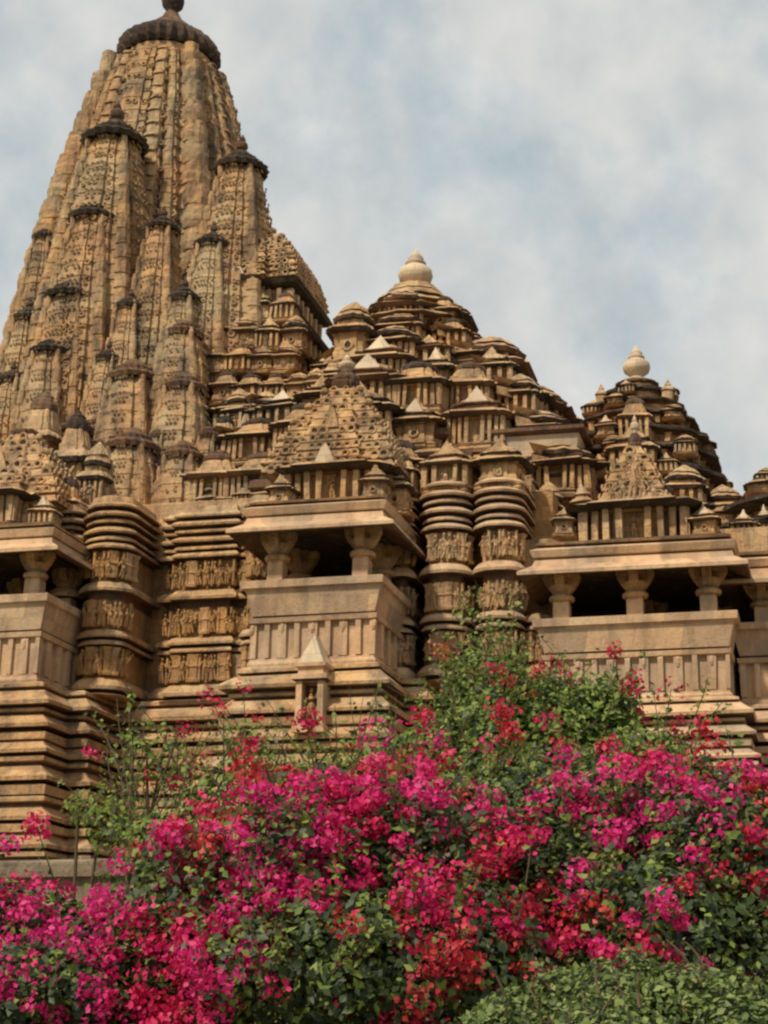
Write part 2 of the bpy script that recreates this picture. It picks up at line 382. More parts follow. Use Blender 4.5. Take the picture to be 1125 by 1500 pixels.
def frieze(mb, pts, z, h, step=.3, m=WL):
    """carved figures and slender pilasters along a run of wall; pts = list of (x, y) left to right"""
    for (xa, ya), (xb, yb) in zip(pts, pts[1:]):
        l = math.hypot(xb-xa, yb-ya); n = max(1, int(l/step)); ang = math.atan2(yb-ya, xb-xa)
        t0 = 0.0
        while t0 < .999:
            wdt = random.choice((.16, .2, .2, .26, .36))/l; kind = random.random(); t = min(1, t0+wdt/2); x = xa+(xb-xa)*t; y = ya+(yb-ya)*t
            if kind < .62 or wdt*l > .3:
                figure(mb, x, y, z+.03, h*random.uniform(.66, .93), ang, m, random.uniform(-.12, .12))
                if wdt*l > .3: figure(mb, x-.1*math.cos(ang), y-.1*math.sin(ang), z+.03, h*random.uniform(.55, .85), ang, m, random.uniform(-.12, .12))
            else:
                q = wdt*l*.36; dd = random.uniform(.03, .09); ca, sa = math.cos(ang), math.sin(ang)
                def pt(u, v): return (x+u*ca-v*sa, y+u*sa+v*ca)
                pl = [pt(-q, -dd), pt(q, -dd), pt(q, .1), pt(-q, .1)]
                mb.stack(pl, [(z, 1, .01), (z+h*.1, 1, .015), (z+h*.14, 1, -.01), (z+h*.5, 1, -.01), (z+h*.55, 1, .012), (z+h*.62, 1, -.01), (z+h*.85, 1, 0), (z+h, 1, .03)], (0, 0), random.choice((m, m, S)))
            t0 += wdt
            t = min(1, t0); x = xa+(xb-xa)*t; y = ya+(yb-ya)*t
            mb.stack(circle(.03, 6), [(z, 1, 0), (z+.05, 1, .01), (z+h*.5, 1, 0), (z+h*.52, 1, .012), (z+h*.95, 1, 0), (z+h, 1, .02)], (x+.03*math.sin(ang), y-.03*math.cos(ang)), m)
BANDS = [(8.42, .58), (9.44, .56), (10.48, .56)]
def buttress(x0, x1, yf, yb=33, m=WL, lip=S, top=12.3, rounded=True, cut=None, step=.27):
    w = (x1-x0)/2; cx = (x0+x1)/2; d = min(w*.75, .5)
    if rounded:
        pl = [(-w*math.cos(math.pi*i/14), yf+d-d*math.sin(math.pi*i/14)*(1.0 if i in (5, 6, 7, 8, 9) else .97)) for i in range(15)]+[(w, yb), (-w, yb)]
    else: pl = [(-w, yf), (w, yf), (w, yb), (-w, yb)]
    pr = wall_profile(m, lip, top)
    if cut: pr = [p for p in pr if p[0] <= cut]
    mb = MB(); 
    # round the plan a little: offsets stay below the step widths
    mb.stack([(cx+x, y) for x, y in pl], pr, (0, 0), m)
    run = [(cx+x, y-.0) for x, y in ([(-w*.8, yf+d*.45), (-w*.3, yf+.02), (w*.3, yf+.02), (w*.8, yf+d*.45), (w*.99, yf+d*1.2)] if rounded else [(-w, yf), (w, yf)])]
    for z, h in BANDS:
        if not cut or z+h < cut: frieze(mb, run, z, h, step, m)
    part(mb, 'wall_buttress', rough=.008)
buttress(-16.15, -15.62, 31.05)                        # beside the left balcony
buttress(-15.36, -14.36, 30.75)                        # big rounded one
buttress(-13.98, -11.55, 32.0, rounded=False, step=.24)          # carved wall between the balconies
buttress(-13.65, -12.35, 31.84, rounded=False, step=.24)
buttress(-11.95, -11.45, 31.3)
for x0, x1, yf in ((-8.72, -8.25, 30.9), (-7.98, -7.08, 30.75), (-6.88, -5.98, 30.75)):
    buttress(x0, x1, yf, m=S, lip=D, top=12.0)
buttress(-5.95, -5.45, 31.2, m=S, cut=10.0)

# ---- balconies
def pillar(c, z, h, w, half=False):
    mb = MB(); x, y = c
    sq = rect(-1, 1, -1, 1); oc = ratha([(.55, 1), (.8, .8)])
    mb.stack(sq, [(z-.3, w, 0), (z+h*.40, w, 0), (z+h*.42, w*.9, 0), (z+h*.44, w*.9, 0)], c, D)
    mb.stack(circle(1, 16), [(z+h*.40, w*.9, 0), (z+h*.44, w*1.1, 0), (z+h*.46, w*1.55, 0), (z+h*.52, w*1.65, 0), (z+h*.56, w*1.4, 0), (z+h*.60, w*1.0, 0), (z+h*.64, w*1.1, 0), (z+h*.70, w*1.5, 0), (z+h*.76, w*1.55, 0)], c, S)
    for k in range(4):
        cc, s_ = [(1, 0), (0, 1), (-1, 0), (0, -1)][k]
        prf = [(.3, .55), (1.2, .62), (1.9, .76), (2.35, .9), (2.35, 1.0), (.3, 1.0)]
        vs = []
        for b in (-.55, .55):
            for a, t in prf: vs.append((x+(a*cc-b*s_)*w, y+(a*s_+b*cc)*w, z+h*t))
        mb.add(vs, [tuple(range(6)), tuple(range(11, 5, -1))]+[(i, 6+i, 6+(i+1) % 6, (i+1) % 6) for i in range(6)], S)
        mb.stack(circle(1, 10), [(z+h*.80, w*.2, 0), (z+h*.84, w*.5, 0), (z+h*.92, w*.55, 0), (z+h*.97, w*.3, 0)], (x+1.75*w*cc, y+1.75*w*s_), S)
    mb.stack(sq, [(z+h*.90, w*1.3, 0), (z+h*.995, w*1.3, 0)], c, S)
    return mb
def balcony(x0, x1, yf, yb, zf, zp, ze, pill, name='balcony', slats=True, eave_o=.42, ret=None, roofz=.75):
    """zf floor of the balcony wall, zp parapet top, ze eave lip; pill = pillar x positions along the front"""
    root = bpy.data.objects.new('balcony', None); COL.objects.link(root); root.parent = TM
    base = Vector(((x0+x1)/2, yf, zf)); root.location = base-TM.location
    def sub(m, nm, rough=.012):
        o = m.build(nm, mats, None, rough); o.parent = root; o.location = -base; return o
    pl = rect(x0, x1, yf, yb); hh = zp-zf
    m = MB()     # balustrade: slatted dado, then a sloping seat back with a coping
    m.stack(pl, [(zf-.05, 1, .03), (zf+.06*hh, 1, .06), (zf+.10*hh, 1, .02), (zf+.12*hh, 1, .02), (zf+.13*hh, 1, -.05), (zf+.52*hh, 1, -.05), (zf+.53*hh, 1, .05), (zf+.585*hh, 1, .07), (zf+.60*hh, 1, -.03, B), (zf+.61*hh, 1, -.03, B), (zf+.615*hh, 1, .02), (zf+.90*hh, 1, .13), (zf+.91*hh, 1, .20), (zf+.99*hh, 1, .22), (zp, 1, .18)], (0, 0), D)
    n = int((x1-x0)/.30); 
    for i in range(n+1):
        x = x0+(x1-x0)*i/n; wd = .085 if i % 2 == 0 else .05
        m.box(max(x-wd, x0-.03), min(x+wd, x1+.03), yf-.03 if i % 2 else yf-.015, yf+.1, zf+.131*hh, zf+.525*hh, D)
        if i % 2 == 0: m.stack(circle(.05, 8), [(zf+.40*hh, .6, 0), (zf+.44*hh, 1, 0), (zf+.49*hh, 1, 0), (zf+.515*hh, .5, 0)], (x, yf-.0), D)
    m.box(x0+.5, x1-.5, yb-.1, yb, zf, zf+.02, K)
    for k in range(1, 7):
        y = yf+(yb-yf)*k/7
        m.box(x1-.1, x1+.03, y-.09, y+.09, zf+.131*hh, zf+.525*hh, D)
    sub(m, 'parapet')
    hp = ze-zp+.22
    for (x, y) in pill: sub(pillar((x, y), zp-.02, hp, .155), 'pillar', .006)
    m = MB()     # lintel and ceiling, painted black as indoor shade
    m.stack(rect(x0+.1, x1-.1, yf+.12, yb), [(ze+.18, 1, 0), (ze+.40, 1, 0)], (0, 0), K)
    sub(m, 'lintel')
    m = MB()
    pr = [(ze+.24, 1, -.1, K), (ze, 1, eave_o, B), (ze+.02, 1, eave_o+.05, B), (ze+.09, 1, eave_o+.05, D), (ze+.26, 1, eave_o-.22, D), (ze+.38, 1, .16, D)]  # soffit painted dark brown as the shade under the eave
    m.stack(pl, pr, (0, 0), D)
    sub(m, 'eave')
    m = MB()
    m.stack(pl, [(ze+.36, 1, .05), (ze+.39, 1, .0, B), (ze+.42, 1, .20, D), (ze+.55, 1, .26, D), (ze+.62, 1, .12, D), (ze+.64, 1, .0, B), (ze+.67, 1, .14, B), (ze+.70, 1, .16, S), (ze+.76, 1, .04, B), (ze+roofz+.02, 1, -.05, S)], (0, 0), D)
    sub(m, 'cornice')
    return root
balcony(-20.6, -15.5, 29.55, 32.6, 8.0, 9.84, 10.62, [(-18.6, 29.85), (-15.85, 29.85), (-15.85, 31.3), (-17.2, 31.9)])
balcony(-10.84, -8.43, 29.05, 32.6, 8.0, 9.72, 10.60, [(-10.50, 29.35), (-8.78, 29.35), (-8.78, 30.75), (-10.50, 30.75)])
balcony(-5.33, -1.88, 30.05, 33.4, 7.3, 8.95, 9.74, [(-5.05, 30.35), (-3.62, 30.35), (-2.22, 30.35), (-2.22, 32.6), (-3.62, 33.0)])
balcony(-1.70, 6.8, 31.0, 33.4, 7.3, 8.95, 9.62, [(-1.25, 31.3), (.4, 31.3), (2.0, 31.3)])

# ---- stepped roof faced with horseshoe arches
def arch_roof(cx, cy, z0, wx, wy, h, rows, name='arched_gable', cur=1.25, fin=True):
    mb = MB()
    for i in range(rows):
        t = i/rows; t2 = (i+1)/rows; s = (1-t**cur)*.93+.07; z = z0+h*t; hh = h/rows
        a, b = wx*s, wy*s
        mb.stack(ratha([(.45, 1.0), (.86, .88)]), [(z, 1, 0), (z+.1*hh, 1, .04), (z+.8*hh, 1, -.0), (z+hh*1.02, 1, -.05)], (0, 0), S) if False else None
        pl = [(-a, -b*.86), (-a*.5, -b*.86), (-a*.5, -b), (a*.5, -b), (a*.5, -b*.86), (a, -b*.86), (a, b), (-a, b)]
        mb.stack([(cx+x, cy+y) for x, y in pl], [(z, 1, -.02), (z+.08*hh, 1, .03, B), (z+.2*hh, 1, .045), (z+.5*hh, 1, .0), (z+hh*1.03, 1, -.05)], (0, 0), S)
        r = min(hh*.40, a*.5); n = max(1, int(2*a*.92/(2.3*r)))
        for k in range(n):
            x = -a*.92+(k+.5+(.25 if i % 2 else -.25))*2*a*.92/n; inn = abs(x) < a*.5
            if random.random() < .12: continue
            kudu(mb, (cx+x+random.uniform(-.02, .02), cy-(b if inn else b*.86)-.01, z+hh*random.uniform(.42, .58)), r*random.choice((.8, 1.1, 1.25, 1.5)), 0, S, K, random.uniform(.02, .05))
        n = max(1, int(2*b*.86/(2.3*r)))
        for k in range(n):
            y = -b*.86+(k+.5)*2*b*.86/n
            kudu(mb, (cx+a+.02, cy+y, z+hh*.5), r*random.uniform(.8, 1.3), math.pi/2, S, K, .04)
            kudu(mb, (cx-a-.02, cy+y, z+hh*.5), r*random.uniform(.8, 1.3), -math.pi/2, S, K, .04)
        for sx in ((-1, 1) if wx > 1 and i % 2 else ()):
            kb = (cx+sx*a*.93, cy-b*.86+.06); mb.stack(circle(1, 8), [(z+.8*hh, .05, 0), (z+hh, .10, 0), (z+1.3*hh, .10, 0), (z+1.6*hh, .02, 0)], kb, S)
    # big middle niche stack
    for i in range(2):
        z = z0+h*(.02+.42*i); g = wx*(.17-.05*i); b = wy*((1-((z-z0)/h)**cur)*.93+.07)+.10; b2 = wy*((1-((z-z0)/h+.24)**cur)*.93+.07)
        mb.add([(cx-g, cy-b, z), (cx+g, cy-b, z), (cx+g*.35, cy-b+.04, z+h*.17), (cx, cy-b+.06, z+h*.22), (cx-g*.35, cy-b+.04, z+h*.17), (cx-g, cy-b2+.1, z), (cx+g, cy-b2+.1, z), (cx, cy-b2+.1, z+h*.22)],
               [(0, 1, 2, 3, 4), (1, 6, 7, 3, 2), (0, 4, 3, 7, 5), (0, 5, 6, 1)], PL if i == 0 else S)
    z = z0+h
    mb.stack(CHAM, [(z-.1, wx*.16, 0), (z+.05, wx*.2, 0, B), (z+.1, wx*.2, 0, B), (z+.15, wx*.1, 0)], (cx, cy), S)
    if not fin: return part(mb, name, rough=.02)
    amalaka(mb, (cx, cy), z+.1, wx*.22, .28, B, 20)
    pot(mb, (cx, cy), z+.34, wx*.14, .42, PL, 14)
    return part(mb, name, rough=.012)
def kiosk_part(c, z, w, h, **k):
    mb = MB(); kiosk(mb, c, z, w, h, **k); return part(mb, 'roof_kiosk', rough=.028)
def K_px(px, ytop, ybot, wpx, Y, **k):
    """kiosk: foot at (px, ybot), tip at ytop, full width wpx, front at depth Y"""
    w = wpx/2*MPP(px, (ytop+ybot)/2, Y)*1.03; a = P(px, ybot, Y); b = P(px, ytop, Y)
    return kiosk_part((a.x, Y+w), a.z, w/1.15, b.z-a.z, **k)

# centre balcony roof
kiosk_part((-9.62, 30.75), 11.36, .95, 1.75, roof='none', asp=1.15)
arch_roof(-9.75, 31.0, 12.25, 1.36, 1.2, 2.2, 11, cur=1.4)
kiosk_part((-10.55, 29.6), 11.36, .26, .72, roof='pyr', fig=False)
kiosk_part((-8.62, 29.6), 11.36, .26, .80, roof='pyr', fig=False)
kiosk_part((-8.45, 30.6), 11.36, .30, 1.1, roof='pyr', fig=False)
# left balcony roof
kiosk_part((-17.6, 31.0), 11.4, 1.1, 1.6, roof='none')
arch_roof(-17.35, 31.7, 12.1, 1.45, 1.4, 2.0, 9, cur=1.5, fin=False)
kiosk_part((-16.6, 32.6), 12.4, .42, 2.6, roof='amalaka'); kiosk_part((-17.7, 33.0), 13.0, .5, 2.7, roof='amalaka'); kiosk_part((-15.95, 32.4), 12.3, .3, 1.8, roof='bell')
kiosk_part((-15.95, 30.2), 11.38, .26, .75, roof='pyr', fig=False)
kiosk_part((-16.05, 31.4), 11.6, .30, 1.4, roof='amalaka', fig=False)
# right balcony roof
mb = MB()
for i, (cx_, w_) in enumerate(((-3.68, 1.18), (-3.68, .62))):
    kiosk(mb, (cx_, 31.9-.25*i), 10.5, w_, 1.75, 'none', S, True, 1.0)
part(mb, 'roof_kiosk')
arch_roof(-3.75, 31.95, 11.45, .66, .8, 1.55, 7, cur=1.6)
mb = MB()
for i_, (fx, fz, fh) in enumerate(((-.42, 0, .5), (-.2, .05, .6), (0, .1, .75), (.22, .03, .6), (.44, 0, .5), (-.12, .72, .4), (.13, .72, .4))): figure(mb, -3.75+fx, 31.12+.25*(fz > .5), 11.5+fz, fh, 0, S, random.uniform(-.1, .1))
part(mb, 'sculpture_group', rough=.006)
K_px(1030, 732, 787, 46, 30.7, fig=False); K_px(825, 738, 785, 36, 30.8, fig=False); K_px(1090, 742, 792, 44, 31.4, fig=False); K_px(1120, 735, 792, 30, 32.0, fig=False)

# kiosks crowning the two round buttresses
for cx_, zt in ((-7.53, 12.0), (-6.43, 11.95)):
    kiosk_part((cx_, 31.28), 11.9, .50, 1.25, roof='pyr', fig=True)
kiosk_part((-8.45, 31.15), 12.0, .26, .9, roof='amalaka', fig=False)

# ---- hall roofs: stepped pyramids
def hall_roof(cx, cy, tiers, ksz, dome, potz, seed=1, side_bells=(), dk=None, sparse=1):
    random.seed(seed); core = MB(); n = len(tiers)
    for i, (z, hw) in enumerate(tiers):
        z2 = tiers[i+1][0] if i+1 < n else z+.75
        h = z2-z
        pl = ratha([(.42*hw, hw), (.72*hw, hw*.90), (hw*.86, hw*.80)])
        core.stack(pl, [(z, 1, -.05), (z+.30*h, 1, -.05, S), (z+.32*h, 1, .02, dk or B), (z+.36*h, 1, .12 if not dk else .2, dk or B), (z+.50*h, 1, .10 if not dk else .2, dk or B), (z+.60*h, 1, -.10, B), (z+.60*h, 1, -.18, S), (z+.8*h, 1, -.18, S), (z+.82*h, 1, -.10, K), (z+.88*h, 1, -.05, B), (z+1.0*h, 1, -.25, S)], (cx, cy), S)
    o = part(core, 'hall_roof')
    for i, (z, hw) in enumerate(tiers):
        z2 = tiers[i+1][0] if i+1 < n else z+.75
        h = (z2-z)*1.42; w = ksz*(.30+.25*hw/tiers[0][1])
        m_ = max(1, int(hw*.80/(w*1.5)))
        for side in range(3):           # front, right, left
            for k in range(-m_, m_+1):
                if sparse == 2 and ((i+k) % 2 or i >= n-3): continue
                a = k*hw*.86/m_; cen = (k == 0)
                r = hw*(1.0 if abs(a) < .42*hw else .9 if abs(a) < .72*hw else .8)
                ww = w*(1.4 if cen else random.uniform(.75, 1.2)); hh = h*(1.22 if cen else random.uniform(.75, 1.12))
                if side == 0: c = (cx+a, cy-r+ww*.4)
                elif side == 1: c = (cx+r-ww*.4, cy+a)
                else: c = (cx-r+ww*.4, cy+a)
                if side == 1 and k == -m_: continue
                if side == 2 and abs(k) == m_: continue
                roof = 'bell' if (abs(k) == m_ and i < n-4) or (cen and i >= n-3) else random.choice(('pyr', 'pyr', 'amalaka'))
                kiosk_part(c, z+.02, ww, hh, roof=roof, fig=False, dk=dk)
    d = MB(); z0, z1, r0 = dome; lv = 5
    for k in range(lv):
        t = k/lv; r = r0*(1-t**1.35*.72); z = z0+(z1-z0)*t; h = (z1-z0)/lv
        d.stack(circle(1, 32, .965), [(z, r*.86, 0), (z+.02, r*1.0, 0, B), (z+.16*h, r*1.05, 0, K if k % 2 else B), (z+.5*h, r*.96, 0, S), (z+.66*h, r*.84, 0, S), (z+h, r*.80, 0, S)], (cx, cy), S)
    d.build('roof_dome', mats, o)
    p = MB(); pot(p, (cx, cy), z1-.05, potz[1], potz[0]-z1+.05, PL, 22); p.build('finial', mats, o, .004, True)
    for (bx, by, bz, br, bh) in side_bells:
        kiosk_part((bx, by), bz, br, bh, roof='bell', fig=False)
    return o
H1 = (-10.15, 38.0)
hall_roof(H1[0], H1[1], [(12.5, 5.2), (13.7, 4.6), (14.8, 3.9), (15.8, 3.0), (16.7, 2.1), (17.5, 1.45), (18.2, 1.1)], 1.25,
          (18.6, 19.95, 1.62), (21.15, .46), 3, side_bells=((H1[0]+2.25, 37.0, 15.9, .86, 2.1), (H1[0]+3.2, 36.9, 14.7, .95, 1.9), (H1[0]-.9, 35.6, 16.7, .5, 1.9), (H1[0]-1.7, 36.5, 15.1, .6, 1.9), (H1[0]-2.7, 37, 14.9, .6, 1.8)))
def bell_roof(cx, cy, zs, ws, potz, seed):
    random.seed(seed); mb = MB(); n = len(zs)-1
    def sup(p=3.2, n_=48):
        o_ = []
        for i in range(n_):
            a = 2*math.pi*i/n_; c_, s_ = math.cos(a), math.sin(a)
            q = (abs(c_)**p+abs(s_)**p)**(-1/p); q *= 1.0 if (i+3) % 12 < 6 else .93
            o_.append((c_*q, s_*q))
        return o_
    pl = sup()
    for i in range(n):
        z, z2, w, w2 = zs[i], zs[i+1], ws[i], ws[i+1]; h = z2-z; u = random.uniform(-.02, .02)
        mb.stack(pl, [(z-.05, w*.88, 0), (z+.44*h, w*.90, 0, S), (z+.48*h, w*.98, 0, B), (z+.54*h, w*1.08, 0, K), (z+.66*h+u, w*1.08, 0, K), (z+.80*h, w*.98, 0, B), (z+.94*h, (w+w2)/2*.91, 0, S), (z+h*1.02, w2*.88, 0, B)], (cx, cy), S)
    for i in range(n-3):
        z, h, w = zs[i], zs[i+1]-zs[i], ws[i]
        for a in range(-100, 101, 14):
            t = math.radians(a+(i % 2)*7); q = (abs(math.sin(t))**3.2+abs(math.cos(t))**3.2)**(-1/3.2)*w*.9; x, y, g = cx+q*math.sin(t), cy-q*math.cos(t), .05+.02*random.random()
            mb.stack(rect(x-g, x+g, y-g, y+g), [(z, 1, 0), (z+.4*h, 1, 0), (z+.42*h, 1, .03)], (0, 0), S)
    o = part(mb, 'hall_roof', rough=.03)
    for i in range(0, n-1):
        z, h, w = zs[i], zs[i+1]-zs[i], ws[i]
        for a in (-60, -20, 25, 55, 90) if i % 2 else (-90, -45, -12, 40, 72):
            q_ = 1
            if random.random() < .5: continue
            t = math.radians(a); q = (abs(math.sin(t))**3.2+abs(math.cos(t))**3.2)**(-1/3.2)
            kiosk_part((cx+w*q*math.sin(t)*.97, cy-w*q*math.cos(t)*.97), z+.05, .15+.06*w*random.uniform(.8, 1.2), h*random.uniform(.9, 1.2), roof=random.choice(('amalaka', 'pyr', 'bell')), fig=False, dk=K)
    for sx, z in ((-1, zs[-3]), (1, zs[-3])):
        mb = MB(); kx = cx+sx*ws[-3]*1.0; mb.stack(CHAM, [(z-.2, .12, 0), (z+.1, .12, 0), (z+.15, .14, 0, B), (z+.25, .08, 0)], (kx, cy-ws[-3]*.8), S); pot(mb, (kx, cy-ws[-3]*.8), z+.2, .07, .26, S, 10); part(mb, 'corner_finial')
    p = MB(); zt = zs[-1]; p.stack(circle(1, 24), [(zt-.1, .42, 0), (zt, .46, 0, B), (zt+.08, .30, 0, S), (zt+.15, .16, 0)], (cx, cy), S); pot(p, (cx, cy), zt+.1, potz[1], potz[0]-zt-.1, PL, 22); p.build('finial', mats, o, .004, True)
    return o
H2 = (-4.15, 36.0)
bell_roof(H2[0], H2[1], [11.2, 11.9, 12.5, 13.05, 13.6, 14.1, 14.6, 15.05, 15.45, 15.8, 16.05], [2.05, 2.03, 1.98, 1.88, 1.74, 1.55, 1.33, 1.06, .78, .5, .3], (17.05, .33), 5)
kiosk_part((H2[0]+.1, H2[1]-1.75), 12.9, .5, 1.5, roof='pyr'); kiosk_part((H2[0]+.1, H2[1]-1.35), 14.0, .36, 1.2, roof='amalaka', fig=False); kiosk_part((H2[0]+1.2, H2[1]-1.9), 12.0, .45, 1.3, roof='bell', fig=False); kiosk_part((H2[0]+2.0, H2[1]-1.2), 11.7, .5, 1.3, roof='bell', fig=False)
a3 = P(1235, 655, 35.0)
bell_roof(a3.x, 35.0, [11.0, 11.6, 12.15, 12.6, 13.0, 13.3, 13.6], [3.2, 2.8, 2.3, 1.8, 1.3, .8, .4], (14.5, .26), 8)
# flat slab roof between the halls
mb = MB(); a = P(722, 668, 33.6); b = P(846, 628, 33.6)
mb.stack(rect(a.x, b.x, 33.6, 37), [(a.z-.7, 1, -.25), (a.z-.25, 1, -.25, K), (a.z-.2, 1, .12, K), (a.z-.1, 1, .14, K), (a.z-.05, 1, -.05, D), (a.z+.4, 1, .03, PL), (a.z+.48, 1, .16, B), (a.z+.56, 1, .16, B), (a.z+.7, 1, -.4, S)], (0, 0), S)
part(mb, 'roof_slab')
for (px, yt, yb, w, Y) in ((700, 655, 760, 46, 33), (760, 665, 790, 60, 32.6), (800, 700, 790, 44, 32.6), (640, 600, 690, 60, 34), (590, 640, 740, 40, 32.6), (815, 655, 735, 40, 33.5), (850, 700, 770, 30, 33), (560, 610, 720, 46, 33.2), (778, 610, 680, 50, 34.5)):
    K_px(px, yt, yb, w, Y, roof=random.choice(('pyr', 'bell', 'amalaka')), fig=False)

# ---- main tower
TX, TY = P(247, 90, 40).x, 40.0
ZT = P(243, 117, 40).z                                  # shoulder of the tower
mb = MB(); Z0 = 12.3
W0, W1, PW = 4.1, 1.70, 1.85
spire(mb, (TX, TY), Z0, ZT, W0, W1, RATHA2, PW, 40, .012, T)
# corner columns of stacked ribbed rolls and raised spines on the faces
for sx in (-1, 1):
    for sy in (-1, 1):
        for k in range(22):
            t = (k+.3)/22; s = spire_w(t, W0, W1, PW); z = Z0+(ZT-Z0)*t; h = (ZT-Z0)/22
            mb.stack(circle(1, 14, .95), [(z, .115*s, 0), (z+.08*h, .135*s, 0), (z+.4*h, .145*s, 0), (z+.75*h, .135*s, 0), (z+.78*h, .12*s, 0), (z+h, .115*s, 0)], (TX+sx*s*.69, TY+sy*s*.69), T)
for k in range(4):
    cc, s_ = [(1, 0), (0, 1), (-1, 0), (0, -1)][k]
    for a, r, wd in ((0, 1.0, .13), (-.31, .93, .075), (.31, .93, .075), (-.48, .86, .05), (.48, .86, .05)):
        prm = []
        for j in range(34):
            for f, g in ((0, 0), (.8, 0), (.82, (-.05 if abs(a) == .31 else -.014)), (.97, (-.05 if abs(a) == .31 else -.014))):
                t = (j+f)/34; prm.append((Z0+(ZT-Z0)*t, t, g))
        vs = []; n = len(prm)
        for z, t, g in prm:
            s = spire_w(t, W0, W1, PW)
            for (u, v) in ((-wd, .10), (-wd, -.035+g*.5), (-wd*.4, -.055+g*.6), (wd*.4, -.055+g*.6), (wd, -.035+g*.5), (wd, .10)):
                ax = (a+u)*s; ay = -(r-v)*s
                vs.append((TX+ax*cc-ay*s_, TY+ax*s_+ay*cc, z))
        fs = [(6*i+j, 6*i+j+1, 6*i+j+7, 6*i+j+6) for i in range(n-1) for j in range(5)]
        mb.add(vs, fs, T)
for k in range(4):
    an = k*math.pi/2; cc, s_ = [(1, 0), (0, 1), (-1, 0), (0, -1)][k]
    for j in range(34):
        t = (j+.45)/34; s = spire_w(t, W0, W1, PW); z = Z0+(ZT-Z0)*t
        for a, rr, q in ((-.08, 1.055, .036), (0, 1.055, .036), (.08, 1.055, .036), (-.17, 1.0, .03), (-.22, 1.0, .03), (.17, 1.0, .03), (.22, 1.0, .03), (-.42, .93, .032), (.42, .93, .032), (-.55, .86, .03), (.55, .86, .03)):
            if random.random() < .12: continue
            ax = a*s; ay = -rr*s-.01
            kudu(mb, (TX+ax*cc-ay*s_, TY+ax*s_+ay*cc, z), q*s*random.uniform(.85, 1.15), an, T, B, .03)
tower = part(mb, 'tower', rough=.03)
mb = MB(); wam = (P(318, 85, 40)-P(169, 85, 40)).length/2*.93
mb.stack(circle(1, 24), [(ZT-.1, W1*.9, 0), (ZT+.1, W1*.84, 0), (ZT+.25, 1.3, 0), (ZT+.5, 1.3, 0)], (TX, TY), T)
zc = ZT+.55
mb.stack(circle(1, 56, .90), [(zc+.1, wam*.72, 0), (zc-.02, wam*.93, 0), (zc+.12, wam*1.0, 0), (zc+.38, wam*1.0, 0), (zc+.60, wam*.90, 0), (zc+.82, wam*.70, 0), (zc+1.02, wam*.50, 0)], (TX, TY), K)
mb.stack(circle(1, 32, .96), [(zc+.98, wam*.52, 0), (zc+1.10, wam*.46, 0), (zc+1.3, wam*.33, 0), (zc+1.5, wam*.20, 0), (zc+1.7, wam*.14, 0)], (TX, TY), B)
mb.build('crown_disc', mats, tower)
mb = MB(); pot(mb, (TX, TY), zc+1.62, .34, 1.5, K, 20); mb.build('finial', mats, tower, .005, True)

# ---- turrets clinging to the tower
def turret(px, ycap, wcap, ybase, wbase, Y, cap=K, bullet=False, plan=RATHA, fin=True, lev=None):
    """cap underside at (px, ycap), cap width wcap, body foot at ybase with width wbase (photo pixels), axis at depth Y"""
    top = P(px, ycap, Y); k = MPP(px, (ycap+ybase)/2, Y)*.97; bot = P(px, ybase, Y)
    w1 = wcap/2*k*.86; w0 = wbase/2*k*1.10; z0, z1 = bot.z, top.z; c = (top.x, Y)
    mb = MB(); H = z1-z0; lv = lev or max(6, int(H/.42))
    spire(mb, c, z0-.6, z1-.05, w0*1.02, w1, plan if not bullet else CHAM, 1.6 if not bullet else 2.8, lv, .016, T)
    for sx in (-1, 1):
        for sy in (-1,):
            for j in range(lv):
                t = (j+.3)/lv; s = spire_w(t, w0*1.02, w1, 1.6 if not bullet else 2.8); z = z0-.6+(H+.55)*t; h = (H+.55)/lv
                if sx > 0:
                    for an in (0, math.pi/2):
                        for u in (-.15, 0, .15, -.36, .36):
                            for v in (.22, .62):
                                rr = s*(1.01 if abs(u) < .2 else .915)+.005
                                if random.random() < .88: kudu(mb, (c[0]+rr*math.sin(an)+u*s*math.cos(an), c[1]-rr*math.cos(an)+u*s*math.sin(an), z+v*h), min(.062*s, .2*h)*random.uniform(.85, 1.15), an, T, B, .02)
                mb.stack(circle(1, 8), [(z, .12*s, 0), (z+.1*h, .155*s, 0), (z+.75*h, .145*s, 0), (z+.8*h, .11*s, 0), (z+h, .11*s, 0)], (c[0]+sx*s*.70, c[1]+sy*s*.70), T)
    o = part(mb, 'turret', rough=.02)
    cb = MB(); wc = wcap/2*k*1.1
    cb.stack(ROUND, [(z1-.08, w1*.8, 0), (z1+.02, w1*.7, 0)], c, T)
    ch = wc*.95
    cb.stack(circle(1, 36, .92), [(z1+.08, wc*.6, 0), (z1-.05, wc*1.04, 0), (z1+ch*.10, wc*1.14, 0), (z1+ch*.20, wc*1.06, 0), (z1+ch*.36, wc*.74, 0)], c, cap)
    cb.stack(circle(1, 36, .94), [(z1+ch*.34, wc*.62, 0), (z1+ch*.38, wc*.72, 0), (z1+ch*.52, wc*.74, 0), (z1+ch*.66, wc*.50, 0), (z1+ch*.9, wc*.30, 0), (z1+ch*1.0, wc*.12, 0)], c, B if cap == B else K)
    if fin: pot(cb, c, z1+ch*.9, wc*.24, ch*.9, B, 12)
    cb.build('turret_cap', mats, o, .012)
random.seed(11)
